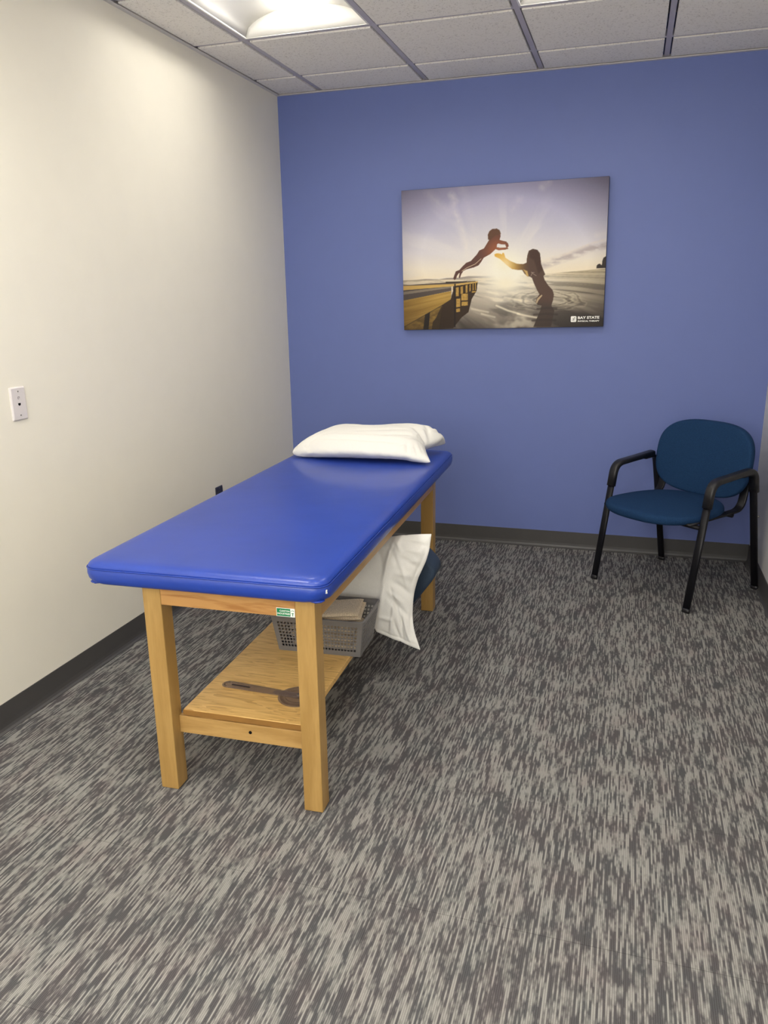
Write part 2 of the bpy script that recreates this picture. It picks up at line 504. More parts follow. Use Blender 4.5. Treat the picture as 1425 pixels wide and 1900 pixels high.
def picture(px, py):
    """colour (sRGB 0-255) of the printed seaside photograph"""
    rng = np.random.RandomState(3)
    def vnoise(x, y, seed):
        r = np.random.RandomState(seed); g = r.rand(256, 256)
        xi, yi = np.floor(x).astype(int), np.floor(y).astype(int); fx, fy = x-xi, y-yi
        fx = fx*fx*(3-2*fx); fy = fy*fy*(3-2*fy)
        G = lambda i, j: g[i % 256, j % 256]
        return (G(xi, yi)*(1-fx)+G(xi+1, yi)*fx)*(1-fy)+(G(xi, yi+1)*(1-fx)+G(xi+1, yi+1)*fx)*fy
    def fbm(x, y, seed, o=4):
        s = 0; a = .5
        for k in range(o): s = s+a*vnoise(x*2**k, y*2**k, seed+k); a *= .5
        return s
    def sm(a, b, x):
        t = np.clip((x-a)/(b-a), 0, 1); return t*t*(3-2*t)
    def mix(c, d, f):
        f = np.clip(f, 0, 1)[..., None]
        return c*(1-f)+np.asarray(d, float)*f
    def poly(pts, soft=1.8):
        pts = np.array(pts, float); n = len(pts)
        inside = np.zeros(px.shape, bool); d = np.full(px.shape, 1e9)
        bb = (px > pts[:, 0].min()-8) & (px < pts[:, 0].max()+8) & (py > pts[:, 1].min()-8) & (py < pts[:, 1].max()+8)
        x, y = px[bb], py[bb]; ins = np.zeros(x.shape, bool); dd = np.full(x.shape, 1e9)
        for i in range(n):
            x0, y0 = pts[i]; x1, y1 = pts[(i+1) % n]
            cond = ((y0 > y) != (y1 > y))
            xin = x0+(y-y0)*(x1-x0)/((y1-y0) if y1 != y0 else 1e-9)
            ins ^= cond & (x < xin)
            L2 = (x1-x0)**2+(y1-y0)**2+1e-9
            tt = np.clip(((x-x0)*(x1-x0)+(y-y0)*(y1-y0))/L2, 0, 1)
            dd = np.minimum(dd, np.hypot(x-x0-tt*(x1-x0), y-y0-tt*(y1-y0)))
        m = np.zeros(px.shape); m[bb] = np.clip(.5+np.where(ins, dd, -dd)/soft, 0, 1)
        return m
    def stroke(pts, w, soft=2.0):
        d = np.full(px.shape, 1e9)
        for (x0, y0), (x1, y1) in zip(pts, pts[1:]):
            L2 = (x1-x0)**2+(y1-y0)**2+1e-9
            tt = np.clip(((px-x0)*(x1-x0)+(py-y0)*(y1-y0))/L2, 0, 1)
            d = np.minimum(d, np.hypot(px-x0-tt*(x1-x0), py-y0-tt*(y1-y0)))
        return np.clip((w-d)/soft+.5, 0, 1)
    hy = np.interp(px, [60, 400, 700, 1000, 1320], [678, 672, 655, 634, 606])
    # sky
    v = np.clip((hy-py)/540, 0, 1)
    c = np.zeros(px.shape+(3,))
    stops = [(0, (247, 232, 202)), (.12, (243, 233, 215)), (.3, (224, 219, 222)), (.55, (196, 194, 212)), (.8, (178, 175, 202)), (1, (160, 157, 186))]
    for k in range(3): c[..., k] = np.interp(v, [s[0] for s in stops], [s[1][k] for s in stops])
    ang = np.arctan2(py-620, px-700); rad = np.hypot(px-700, py-620)
    rays = fbm(ang*5+20, rad/420, 11, 4)
    c = mix(c, (233, 228, 226), sm(.42, .72, rays)*.55*sm(60, 300, rad)*sm(1.02, .3, v))
    c = mix(c, (238, 232, 228), np.exp(-((px-600)/190)**2)*.35*sm(1.1, .2, v))
    for pts, w, a in (([(375, 165), (400, 200), (385, 225), (410, 300), (440, 380), (465, 470), (475, 540)], 12, .55), ([(230, 150), (300, 220), (370, 270)], 16, .25), ([(960, 90), (925, 120)], 14, .4), ([(790, 190), (750, 250)], 16, .22),
                      ([(1260, 405), (1320, 392)], 7, .6), ([(170, 548), (215, 580)], 6, .3), ([(440, 120), (480, 260), (520, 420)], 20, .16)):
        c = mix(c, (244, 236, 226), stroke(pts, w, 40)*a*(.15+1.2*fbm(px/18, py/22, 5)))
    cl = stroke([(930, 590), (1010, 560), (1120, 525), (1220, 485), (1340, 462)], 18, 26)
    c = mix(c, (178, 164, 162), cl*.75*sm(.2, .6, fbm(px/60, py/22, 31)))
    c = mix(c, (236, 222, 202), stroke([(930, 560), (1030, 535), (1120, 500), (1230, 455), (1330, 430)], 5, 14)*.5*fbm(px/14, py/14, 8)*1.6)
    # mountains
    c = mix(c, (152, 140, 132), poly([(70, 680), (130, 678), (220, 670), (300, 672), (350, 664), (420, 662), (480, 652), (560, 652), (640, 650), (700, 662), (70, 700)], 3)*sm(720, 480, px))
    # water
    w = np.clip((py-hy)/330, 0, 1); water = np.zeros_like(c)
    st = [(0, (226, 210, 180)), (.15, (214, 202, 180)), (.4, (178, 166, 148)), (.7, (128, 118, 106)), (1, (92, 84, 76))]
    for k in range(3): water[..., k] = np.interp(w, [s[0] for s in st], [s[1][k] for s in st])
    water = mix(water, (178, 164, 130), sm(900, 1250, px)*.6*(1-w))
    water = mix(water, (84, 77, 70), sm(850, 1300, px)*.5*w)
    per = 10+w*34
    rp = fbm(px/(per*4.5)+py/400, (py-hy)/per+np.sin(px/130)*.8, 41, 4)
    water = mix(water, (60, 54, 50), sm(.5, .3, rp)*(.25+.5*w))
    water = mix(water, (246, 234, 206), sm(.52, .72, rp)*(.75-.2*w)*np.exp(-((px-720)/420)**2))
    for cx_, cy_, r_, a_ in ((960, 790, 150, .5), (980, 800, 100, .5), (960, 800, 210, .35)):
        d = np.abs(np.hypot((px-cx_), (py-cy_)*3.6)-r_+(fbm(px/70, py/24, int(r_))-.45)*90)
        water = mix(water, (70, 62, 56), np.clip(1-d/14, 0, 1)*a_)
        water = mix(water, (222, 210, 176), np.clip(1-np.abs(d-20)/12, 0, 1)*a_*.7)
    for pts, a_ in (([(650, 830), (720, 860), (790, 880)], .8), ([(560, 880), (640, 900)], .5), ([(780, 880), (850, 895), (910, 905)], .8), ([(500, 850), (600, 870)], .5), ([(700, 780), (800, 800)], .6)):
        water = mix(water, (250, 238, 208), stroke(pts, 5, 9)*a_)
    m = sm(-1.5, 1.5, py-hy); c = c*(1-m[..., None])+water*m[..., None]
    # sun
    g = np.hypot((px-712), (py-620)*1.0)
    c = mix(c, (255, 250, 232), np.exp(-(g/120)**2)*.95+np.exp(-(g/260)**2)*.35)
    c = mix(c, (255, 244, 214), np.exp(-((px-705)/75)**2)*sm(620, 700, py)*sm(800, 680, py)*.8)
    # jetty
    c = mix(c, (92, 82, 76), poly([(75, 708), (250, 697), (345, 690), (520, 681), (537, 690), (400, 735), (80, 806)]))
    c = mix(c, (150, 138, 118), poly([(80, 748), (385, 712), (380, 722), (80, 765)])*.8)
    c = mix(c, (214, 176, 98), poly([(78, 712), (400, 699), (537, 683), (535, 692), (400, 712), (78, 738)])*.95)
    c = mix(c, (52, 44, 38), poly([(340, 686), (470, 682), (470, 688), (342, 695)]))
    c = mix(c, (60, 46, 34), poly([(395, 712), (535, 692), (530, 740), (500, 790), (480, 870), (440, 900), (385, 968), (300, 972), (318, 826), (372, 790)]))
    for x0, y0, x1, y1 in ((402, 722, 420, 775), (432, 716, 446, 760), (462, 708, 474, 755), (486, 703, 494, 745), (505, 698, 511, 740), (520, 694, 525, 738), (405, 790, 430, 840), (436, 760, 476, 800), (438, 808, 476, 832), (405, 850, 428, 870), (500, 745, 524, 752)):
        c = mix(c, (212, 170, 84), poly([(x0, y0), (x1, y0-3), (x1, y1-3), (x0, y1)])*(.55+.5*fbm(px/9, py/9, 77)))
    c = mix(c, (240, 226, 190), poly([(376, 715), (384, 713), (384, 745), (376, 745)]))
    c = mix(c, (38, 32, 30), poly([(392, 700), (403, 699), (402, 960), (392, 960)])*.8)
    wood = poly([(82, 800), (376, 742), (372, 792), (320, 826), (82, 962)])
    gr = fbm(px/60+py/20, py/7+px/30, 55)
    c = c*(1-wood[..., None])+mix(np.zeros_like(c)+np.array((196, 160, 84.)), (150, 116, 52), gr*1.1-.1+sm(300, 80, px)*.25)*wood[..., None]
    low = poly([(82, 960), (320, 826), (300, 975), (82, 985)])
    c = c*(1-low[..., None])+mix(np.zeros_like(c)+np.array((170, 136, 66.)), (92, 72, 40), fbm(px/30, py/12, 66)*1.2-.1)*low[..., None]
    c = mix(c, (46, 38, 34), poly([(215, 884), (246, 868), (236, 978), (204, 978)]))
    c = mix(c, (58, 46, 34), poly([(318, 828), (282, 905), (262, 930), (255, 978), (310, 978)])*.85)
    c = mix(c, (58, 48, 36), stroke([(82, 962), (320, 828)], 2, 3)*.6)
    # island
    c = mix(c, (62, 54, 48), poly([(1258, 606), (1259, 590), (1268, 580), (1280, 578), (1290, 588), (1294, 560), (1300, 542), (1312, 535), (1322, 530), (1322, 604)]))
    # child
    child = [(395, 677), (387, 666), (393, 648), (402, 624), (424, 615), (445, 592), (466, 572), (494, 561), (530, 522), (545, 498), (573, 486), (592, 455), (606, 432),
             (600, 418), (600, 398), (612, 380), (634, 370), (655, 370), (672, 386), (674, 414), (668, 434), (688, 440), (708, 444), (720, 456), (724, 472), (716, 480), (708, 478), (702, 462), (680, 462), (660, 456), (652, 462),
             (651, 478), (668, 481), (716, 479), (722, 488), (700, 494), (662, 497), (644, 490), (612, 520), (572, 542), (556, 568), (540, 588), (512, 600), (466, 612), (448, 622), (436, 640), (427, 666), (420, 660), (426, 634), (420, 636), (410, 650), (404, 668)]
    cm = poly(child)
    ccol = mix(np.zeros_like(c)+np.array((98, 68, 60.)), (168, 100, 66), np.exp(-(np.hypot(px-660, py-500)/80)**2)*.9)
    c = c*(1-cm[..., None])+ccol*cm[..., None]
    c = mix(c, (246, 226, 190), stroke([(556, 548), (520, 580), (470, 602), (440, 622)], 1.6, 2)*.8)
    c = mix(c, (150, 116, 84), poly([(600, 418), (598, 432), (606, 436), (612, 424)])*.7)
    hm_ = poly([(598, 432), (596, 404), (606, 382), (622, 369), (650, 366), (668, 376), (676, 398), (660, 404), (640, 410), (622, 424), (612, 436)], 3)*sm(.25, .5, fbm(px/6, py/6, 19)+.12)
    c = mix(c, (104, 74, 56), hm_)
    # woman
    wom = [(870, 488), (898, 494), (914, 514), (918, 545), (922, 580), (934, 612), (947, 642), (936, 652), (944, 676), (966, 708), (992, 736), (1001, 764), (995, 800), (985, 830), (1004, 860), (996, 900), (984, 958), (876, 960), (900, 900), (918, 860), (925, 830), (905, 828), (888, 812), (896, 786), (912, 762), (898, 738), (880, 700), (866, 664), (852, 655), (838, 654), (820, 638), (806, 616),
           (775, 615), (744, 610), (712, 586), (672, 550), (640, 534), (636, 522), (650, 515), (672, 517), (684, 522), (687, 510), (696, 516), (704, 542), (735, 562), (775, 578), (812, 580), (832, 572), (834, 548), (838, 524), (846, 500)]
    wm = poly(wom)
    wc = mix(np.zeros_like(c)+np.array((92, 72, 62.)), (232, 178, 70), sm(860, 700, px)*1.0)
    wc = mix(wc, (72, 62, 56), sm(780, 850, py)*.8)
    wc = mix(wc, (74, 54, 46), poly([(850, 500), (900, 494), (918, 545), (934, 612), (905, 640), (880, 560), (850, 540)], 10)*.7)
    c = c*(1-wm[..., None])+wc*wm[..., None]
    c = mix(c, (238, 200, 120), poly([(812, 612), (838, 622), (846, 655), (832, 650), (826, 632)], 5)*.8)
    c = mix(c, (196, 176, 158), stroke([(862, 628), (876, 640), (892, 650)], 1.6, 2)*.7)
    c = mix(c, (196, 176, 158), stroke([(860, 652), (868, 632), (880, 630)], 1.6, 2)*.7)
    c = mix(c, (214, 190, 150), poly([(890, 812), (900, 786), (926, 764), (930, 770), (906, 800), (898, 818)])*.8)
    for a, b, y in ((880, 1020, 880), (870, 1010, 915), (900, 1015, 845)):
        c = mix(c, (66, 58, 52), stroke([(a, y+6), ((a+b)/2, y), (b, y+4)], 6, 8)*.7)
    c = mix(c, (255, 246, 214), np.exp(-(np.hypot(px-702, py-580)/52)**2)*.6)
    # corners of the printed photograph are darker
    X = (px-700)/640; Yy = (py-540)/440
    vg = np.clip((X**2*.6+Yy**2*.55)-.38, 0, 1)
    c = c*(1-.55*vg[..., None]*np.array([.93, .97, .95]))
    c = c+(fbm(px/5, py/5, 90, 2)[..., None]-.4)*4
    return np.clip(c, 0, 255)

PW, PH, PD = 1.118, .757, .034
canvas = thing('canvas_print', 'wide canvas print of a sunset lake scene on the blue wall', 'picture', (1.304, -.002, 1.651))
canvas.rotation_euler = (0, math.radians(-.8), 0)
cb = boxo('stretched_canvas', (-PW/2, -PD, -PH/2), (PW/2, 0, PH/2), M['canvas_side'], canvas, .002)
nx, ny = 460, 312
gx_, gz_ = np.meshgrid(np.linspace(-PW/2+.001, PW/2-.001, nx+1), np.linspace(PH/2-.001, -PH/2+.001, ny+1))
Hm = homography([(-PW/2, PH/2), (PW/2, PH/2), (PW/2, -PH/2), (-PW/2, -PH/2)], [(70, 140), (1333, 52), (1302, 957), (87, 978)])
q = np.stack([gx_, gz_, np.ones_like(gx_)], -1) @ Hm.T
colr = picture(q[..., 0]/q[..., 2], q[..., 1]/q[..., 2])/255
colr = np.where(colr <= .04045, colr/12.92, ((colr+.055)/1.055)**2.4)
me = bpy.data.meshes.new('printed_picture')
vv = np.stack([gx_.ravel(), np.full(gx_.size, -PD-.0004), gz_.ravel()], -1)
idx = np.arange((nx+1)*(ny+1)).reshape(ny+1, nx+1)
ff = np.stack([idx[1:, :-1].ravel(), idx[1:, 1:].ravel(), idx[:-1, 1:].ravel(), idx[:-1, :-1].ravel()], -1)
me.from_pydata(vv.tolist(), [], ff.tolist())
ca = me.color_attributes.new('print', 'FLOAT_COLOR', 'POINT')
PRINT = .98
ca.data.foreach_set('color', np.concatenate([colr.reshape(-1, 3)*PRINT, np.ones((gx_.size, 1))], 1).astype(np.float32).ravel())
k = N('canvas_print_ink'); at_ = k.n('ShaderNodeAttribute', attribute_name='print'); k.l(at_.outputs['Color'], k.b.inputs['Base Color'])
k.set(Roughness=.6); k.b.inputs['Specular IOR Level'].default_value = .25
k.bump(k.noise(k.coords(), 900, 1), .15, .0004)
pic = link('printed_picture', me, k.m, canvas)
Hi = np.linalg.inv(Hm)
def onp(x, y):
    r = Hi @ np.array([x, y, 1.0]); return r[0]/r[2], r[1]/r[2]
def text_on_canvas(s, x0, y0, x1, y1, bold):
    a = onp(x0, y1); b = onp(x1, y0); w_, h_ = b[0]-a[0], abs(b[1]-a[1])
    m = Matrix.Translation((a[0], -PD-.0006, a[1])) @ Matrix.Rotation(math.pi/2, 4, 'X')
    o = text_mesh('lettering', s, w_, h_, .0006, M['logo'], canvas, m, bold)
    return o
text_on_canvas('BAY STATE', 1147, 893, 1279, 912, .035)
text_on_canvas('PHYSICAL THERAPY', 1147, 918, 1279, 929, .04)
a = onp(1104, 930); b = onp(1139, 894)
bm = bmesh.new(); rr = rrect(a[0], b[0], a[1], b[1], .005, 4)
loft(bm, [[(x, -PD-.0005, z) for x, z in rr], [(x, -PD-.0011, z) for x, z in rr]])
lg = obj('logo_badge', bm, M['logo'], canvas)
bm = bmesh.new(); cx_, cz_ = (a[0]+b[0])/2, (a[1]+b[1])/2; u_ = (b[0]-a[0])/35
def stroke3(p, q, w=.9):
    p = Vector((cx_+p[0]*u_, 0, cz_+p[1]*u_)); q = Vector((cx_+q[0]*u_, 0, cz_+q[1]*u_)); d = (q-p).normalized(); n_ = Vector((-d.z, 0, d.x))*w*u_
    vs = []
    for y in (-PD-.001, -PD-.0016): vs.append([(v.x, y, v.z) for v in (p+n_, p-n_, q-n_, q+n_)])
    loft(bm, vs)
for p, q_ in (((-11, -10), (-5, -5)), ((-5, -5), (-1, -4)), ((-1, -4), (2, 2)), ((2, 2), (-3, 6)), ((-3, 6), (-6, 3)), ((2, 2), (5, -1)), ((-1, -4), (3, -7)), ((3, -7), (1, -11)), ((5, -1), (9, 2)), ((8, 5), (11, 8)), ((6, 9), (9, 11))):
    stroke3(p, q_, 1.2)
cyl(bm, (cx_+4.5*u_, -PD-.0016, cz_+8*u_), 2.2*u_, .0006, 'y', 12)
obj('runner_figure', bm, M['logo_dark'], lg)

# ------------------------------------------------------------------ treatment table
TX, TY, TR_ = 0.7173, -2.7336, 0.0314
table = thing('treatment_table', 'wooden treatment table with a blue vinyl padded top and lower shelf', 'treatment table', (TX, TY, 0), TR_)
TM = Matrix.Translation((TX, TY, 0)) @ Matrix.Rotation(TR_, 4, 'Z')
LW, TWD, TL, TOP = .058, .527, 1.622, .664
for x, y in ((0, 0), (TWD-LW, 0), (0, TL-LW), (TWD-LW, TL-LW)):
    lx = boxo('leg', (x, y, 0), (x+LW, y+LW, TOP), M['leg_wood'], table, .003)
ap = boxo('apron', (LW, .001, .608), (TWD-LW, .022, TOP), M['apron_wood'], table, .0015)
boxo('apron', (LW, TL-.022, .608), (TWD-LW, TL-.001, TOP), M['apron_wood'], table, .0015)
boxo('side_rail', (.001, LW, .598), (.021, TL-LW, TOP), M['rail_wood'], table, .0015)
boxo('side_rail', (TWD-.021, LW, .598), (TWD-.001, TL-LW, TOP), M['rail_wood'], table, .0015)
ST0, ST1, SH0, SH1 = .176, .233, .237, .2555
s1 = boxo('stretcher', (LW, .040, ST0), (TWD-LW, .058, ST1), M['stretcher_wood'], table, .0015)
bm = bmesh.new(); cyl(bm, (.292, .0385, (ST0+ST1)/2+.003), .005, .003, 'y', 14); obj('bolt_hole', bm, M['hole'], s1)
boxo('stretcher', (LW, TL-.058, ST0), (TWD-LW, TL-.040, ST1), M['stretcher_wood'], table, .0015)
# shelf rests on cleats between the stretchers
bm = bmesh.new()
rr = rrect(.074, .457, .040, TL-.045, .006, 3)
loft(bm, [[(x, y, z) for x, y in rr] for z in (SH0, SH1)])
sh = obj('shelf', bm, M['shelf'], table); bevel(sh, .0015)
bm = bmesh.new(); box(bm, (.0735, .0392, SH0+.0005), (.4575, .0399, SH1-.0012)); obj('edge_band', bm, M['shelf_edge'], sh)
bm = bmesh.new(); box(bm, (.13, .044, ST1), (.17, .056, SH0)); obj('shelf_cleat', bm, M['rail_wood'], table)
for a_, b_ in (((.36, .044, ST1), (.40, .056, SH0)), ((.2, TL-.056, ST1), (.3, TL-.042, SH0))):
    boxo('shelf_cleat', a_, b_, M['rail_wood'], table)

# padded top
U0, U1, V0, V1 = -.172, .572, -.036, 1.845
def pad_ring(ins, z, r, cin=0.0):
    pts = rrect(U0+ins, U1-ins, V0+ins, V1-ins, r, 10)
    return [(x, y, z) for x, y in pts]
prof = [(.045, .6645, .05), (.020, .6645, .06), (.010, .6665, .065), (.004, .672, .060), (.001, .682, .052), (0, .695, .048), (.001, .706, .046), (.003, .7105, .045), (.0045, .7125, .045),
        (.003, .7145, .045), (.004, .719, .045), (.008, .7245, .044), (.015, .729, .042), (.026, .7322, .04), (.045, .7340, .035), (.09, .7352, .03), (.16, .7358, .03)]
bm = bmesh.new()
loft(bm, [pad_ring(i, z, max(.012, r)) for i, z, r in prof])
pad = obj('padded_top', bm, M['vinyl'], table, True)
bm = bmesh.new()
pts = [Vector((x, y, .7126)) for x, y, z in pad_ring(.0015, 0, .045)]
rings = []
n = len(pts)
for i in range(n):
    d = (pts[(i+1) % n]-pts[i-1]).normalized(); nn = Vector((-d.y, d.x, 0)); r_ = .0018
    rings.append([pts[i]+nn*r_*math.cos(a)+Vector((0, 0, r_*math.sin(a))) for a in [2*math.pi*k_/6 for k_ in range(6)]])
loft(bm, rings+[rings[0]], caps=False)
obj('piping', bm, M['vinyl'], pad, True)
for x, y in ((U0+.035, V0+.03), (U1-.035, V0+.03), (U0+.035, V1-.03), (U1-.035, V1-.03)):   # gathered vinyl under the corners
    bm = bmesh.new(); bmesh.ops.create_icosphere(bm, subdivisions=3, radius=1)
    for v in bm.verts:
        v.co = Vector((x+v.co.x*.022, y+v.co.y*.018, .6680+v.co.z*.0050+.002*noise.noise(v.co*3)))
    obj('gathered_corner', bm, M['vinyl'], pad, True)
# torn spot showing white backing at the near right corner
bm = bmesh.new()
ca_, rcor = math.radians(-28), .0485
cx0, cy0 = U1-.046, V0+.046
pts = []
for k_, (du, dz) in enumerate(((-2, -4), (2, -5), (2.5, -1), (1, 2), (2.5, 6), (-.5, 6), (-2.5, 2), (-1, 0), (-2.5, -2))):
    a_ = ca_+du*.001/rcor
    pts.append((a_, .696+dz*.001))
loft(bm, [[(cx0+R_*math.cos(a_), cy0+R_*math.sin(a_), z) for a_, z in pts] for R_ in (.0450, .0475)])
obj('torn_corner', bm, M['paper'], pad)
# maker's sticker
def on_apron(name, u0, u1, z0, z1, d0, d1, mat, parent):
    return boxo(name, (u0, d1, z0), (u1, d0, z1), mat, parent)
stk = on_apron('maker_label', .4145, .4685, .6085, .6335, .001, .0004, M['paper'], table)
on_apron('green_field', .4158, .4555, .6100, .6320, .0004, .0001, M['green'], stk)
for s, z, h_, u0, u1 in (('CLINTON', .6225, .0052, .4240, .4535), ('INDUSTRIES', .6145, .0052, .4175, .4540)):
    m = Matrix.Translation((u0, .0001, z)) @ Matrix.Rotation(math.pi/2, 4, 'X')
    text_mesh('lettering', s, u1-u0, h_, .0003, M['paper'], stk, m, .02)
bm = bmesh.new()
box(bm, (.4612, -.0002, .6115), (.4632, .0004, .6205)); box(bm, (.4590, -.0002, .6185), (.4655, .0004, .6205))
for k_ in range(6):
    a0, a1 = math.pi*(.05+.9*k_/6), math.pi*(.05+.9*(k_+1)/6)
    c_ = (.4622, .6245)
    loft(bm, [[(c_[0]+R_*math.cos(a), y_, c_[1]+R_*.9*math.sin(a)) for R_, a in ((.0032, a0), (.0045, a0), (.0045, a1), (.0032, a1))] for y_ in (-.0002, .0004)])
obj('emblem', bm, M['green'], stk)

# ------------------------------------------------------------------ pillows (cloth inflated by pressure, then laid in place)
def inflate(w, h, nx, ny, press, frames, seed=0):
    rnd = random.Random(seed); vs = []; idx = {}
    for k_ in (0, 1):
        for j in range(ny+1):
            for i in range(nx+1):
                e = i in (0, nx) or j in (0, ny)
                if k_ and e: idx[(k_, i, j)] = idx[(0, i, j)]; continue
                idx[(k_, i, j)] = len(vs)
                vs.append((w*(i/nx-.5), h*(j/ny-.5), (0 if e else (.004 if k_ == 0 else -.004))+rnd.uniform(-.0012, .0012)))
    fs = []
    for k_ in (0, 1):
        for j in range(ny):
            for i in range(nx):
                f = [idx[(k_, i, j)], idx[(k_, i+1, j)], idx[(k_, i+1, j+1)], idx[(k_, i, j+1)]]
                fs.append(f if k_ == 0 else f[::-1])
    me = bpy.data.meshes.new('cloth'); me.from_pydata(vs, [], fs)
    o = bpy.data.objects.new('cloth', me); COL.objects.link(o)
    m = o.modifiers.new('c', 'CLOTH'); s = m.settings
    s.quality = 6; s.mass = .25; s.tension_stiffness = 25; s.compression_stiffness = 25; s.shear_stiffness = 10; s.bending_stiffness = .04
    s.air_damping = 3; s.use_pressure = True; s.uniform_pressure_force = press; s.effector_weights.gravity = 0
    m.collision_settings.use_collision = False; m.point_cache.frame_end = frames
    for f in range(1, frames+1): SC.frame_set(f)
    ev = o.evaluated_get(bpy.context.evaluated_depsgraph_get())
    co = np.array([v.co[:] for v in ev.data.vertices])
    SC.frame_set(1)
    bpy.data.objects.remove(o); bpy.data.meshes.remove(me)
    s_ = np.array([v[0] for v in vs])/w*2; t_ = np.array([v[1] for v in vs])/h*2
    return co, fs, s_, t_

def catmull(P, x):
    """P: (n, ...) control values, x in 0..n-1"""
    n = len(P); i = np.clip(np.floor(x).astype(int), 0, n-2); f = (x-i)[:, None]
    g = lambda k: np.where((k < 0)[:, None], 2*P[0]-P[1], np.where((k > n-1)[:, None], 2*P[n-1]-P[n-2], P[np.clip(k, 0, n-1)]))
    a, b, c, d = g(i-1), g(i), g(i+1), g(i+2)
    return .5*(2*b+(c-a)*f+(2*a-5*b+4*c-d)*f**2+(3*b-a-3*c+d)*f**3)

def warp(co, rs, rt, G, normal, thick, tscale=None, puff=.72):
    """co: inflated cloth; G[row t][col s] control points; normal: thickness direction"""
    G = np.array(G, float); nt, ns = G.shape[:2]
    lo, hi = co.min(0), co.max(0)
    s = (co[:, 0]-lo[0])/(hi[0]-lo[0]); t = (co[:, 1]-lo[1])/(hi[1]-lo[1])
    s = .25*s+.75*(rs+1)/2; t = .25*t+.75*(rt+1)/2
    s = (s-s.min())/(s.max()-s.min()); t = (t-t.min())/(t.max()-t.min())
    cols = [catmull(G[:, j], t*(nt-1)) for j in range(ns)]     # each (N,3)
    x = s*(ns-1); i = np.clip(np.floor(x).astype(int), 0, ns-2); f = (x-i)[:, None]
    C = np.stack(cols, 0)
    def g(k):
        kk = np.clip(k, 0, ns-1); val = C[kk, np.arange(len(kk))]
        left = 2*C[0]-C[1]; right = 2*C[ns-1]-C[ns-2]
        return np.where((k < 0)[:, None], left, np.where((k > ns-1)[:, None], right, val))
    a, b, c, d = g(i-1), g(i), g(i+1), g(i+2)
    P = .5*(2*b+(c-a)*f+(2*a-5*b+4*c-d)*f**2+(3*b-a-3*c+d)*f**3)
    zn = co[:, 2]/max(abs(lo[2]), hi[2]); z = np.sign(zn)*np.abs(zn)**puff*thick/2
    if tscale is not None: z = z*tscale(s, t)
    return P+z[:, None]*np.array(normal)[None, :]

def cloth_obj(name, P, fs, mat, parent=None, mtx=None, sub=1):
    me = bpy.data.meshes.new(name)
    if mtx is not None: P = [mtx @ Vector(p) for p in P]
    me.from_pydata([tuple(p) for p in P], [], fs); me.update()
    for p in me.polygons: p.use_smooth = True
    o = link(name, me, mat, parent)
    if sub:
        m = o.modifiers.new('sub', 'SUBSURF'); m.levels = sub; m.render_levels = sub
    return o

def wrinkle(P, s, t, normal, items):
    """shallow creases: (s0,t0,s1,t1,width,depth)"""
    out = P.copy()
    for s0, t0, s1, t1, w, d in items:
        L2 = (s1-s0)**2+(t1-t0)**2
        u = np.clip(((s-s0)*(s1-s0)+(t-t0)*(t1-t0))/L2, 0, 1)
        dist = np.hypot(s-s0-u*(s1-s0), t-t0-u*(t1-t0))
        amp = d*np.exp(-(dist/w)**2)*np.sin(np.pi*np.clip(u*.9+.05, 0, 1))
        out += amp[:, None]*np.array(normal)[None, :]
    return out

co, fs, ps, pt_ = inflate(.72, .44, 84, 52, 3.2, 36, 1)
# --- pillow on the table
zt = .7362
G = [[(-.132, 1.500, .759), (.03, 1.428, .776), (.22, 1.400, .784), (.40, 1.410, .777), (.545, 1.440, .750)],
     [(-.138, 1.535, .762), (.03, 1.50, .794), (.22, 1.48, .803), (.40, 1.50, .800), (.515, 1.52, .772)],
     [(-.125, 1.590, .762), (.04, 1.59, .806), (.22, 1.585, .812), (.41, 1.60, .816), (.500, 1.60, .795)],
     [(-.095, 1.660, .762), (.05, 1.67, .805), (.23, 1.68, .808), (.44, 1.69, .820), (.555, 1.68, .815)],
     [(-.060, 1.725, .755), (.07, 1.76, .775), (.24, 1.77, .775), (.42, 1.78, .785), (.545, 1.775, .775)]]
P = warp(co, ps, pt_, G, (0, 0, 1), .135)
sn, tn = (ps+1)/2, (pt_+1)/2
top = (co[:, 2] >= 0)
W_ = [(.99, .47, .78, .50, .028, -.020), (.98, .56, .80, .68, .022, -.012), (.97, .38, .82, .26, .022, -.012), (.99, .52, .86, .56, .012, .010), (.98, .42, .84, .40, .012, .008),
      (.03, .08, .3, .30, .02, -.006), (.05, .16, .26, .44, .018, -.005), (.08, .26, .92, .20, .018, .005), (.10, .20, .90, .13, .016, -.006), (.3, .5, .7, .62, .03, -.005), (.42, .34, .78, .42, .025, -.005), (.5, .7, .85, .62, .02, .005), (.2, .62, .5, .72, .02, .005),
      (.70, .02, .77, .16, .014, -.007), (.82, .01, .80, .18, .014, -.007), (.90, .02, .86, .2, .014, -.008), (.95, .03, .91, .22, .014, -.006), (.55, .02, .60, .14, .014, -.004), (.14, .04, .17, .16, .012, -.004), (.12, .5, .3, .6, .02, -.005), (.88, .62, .84, .95, .02, -.008), (.93, .66, .92, .97, .016, -.008), (.6, .25, .88, .34, .02, -.006)]
P2 = wrinkle(P, sn, tn, (0, 0, 1), W_); P = np.where(top[:, None], P2, P)
below = np.clip(zt+.012-P[:, 2], 0, None)
P[:, 2] = np.where(P[:, 2] < zt+.012, zt+.012*np.exp(-below/.012), P[:, 2])
pil = cloth_obj('pillow', P, fs, M['cotton'], None, TM)
pil['label'] = 'white pillow lying flat on the far end of the blue table'; pil['category'] = 'pillow'
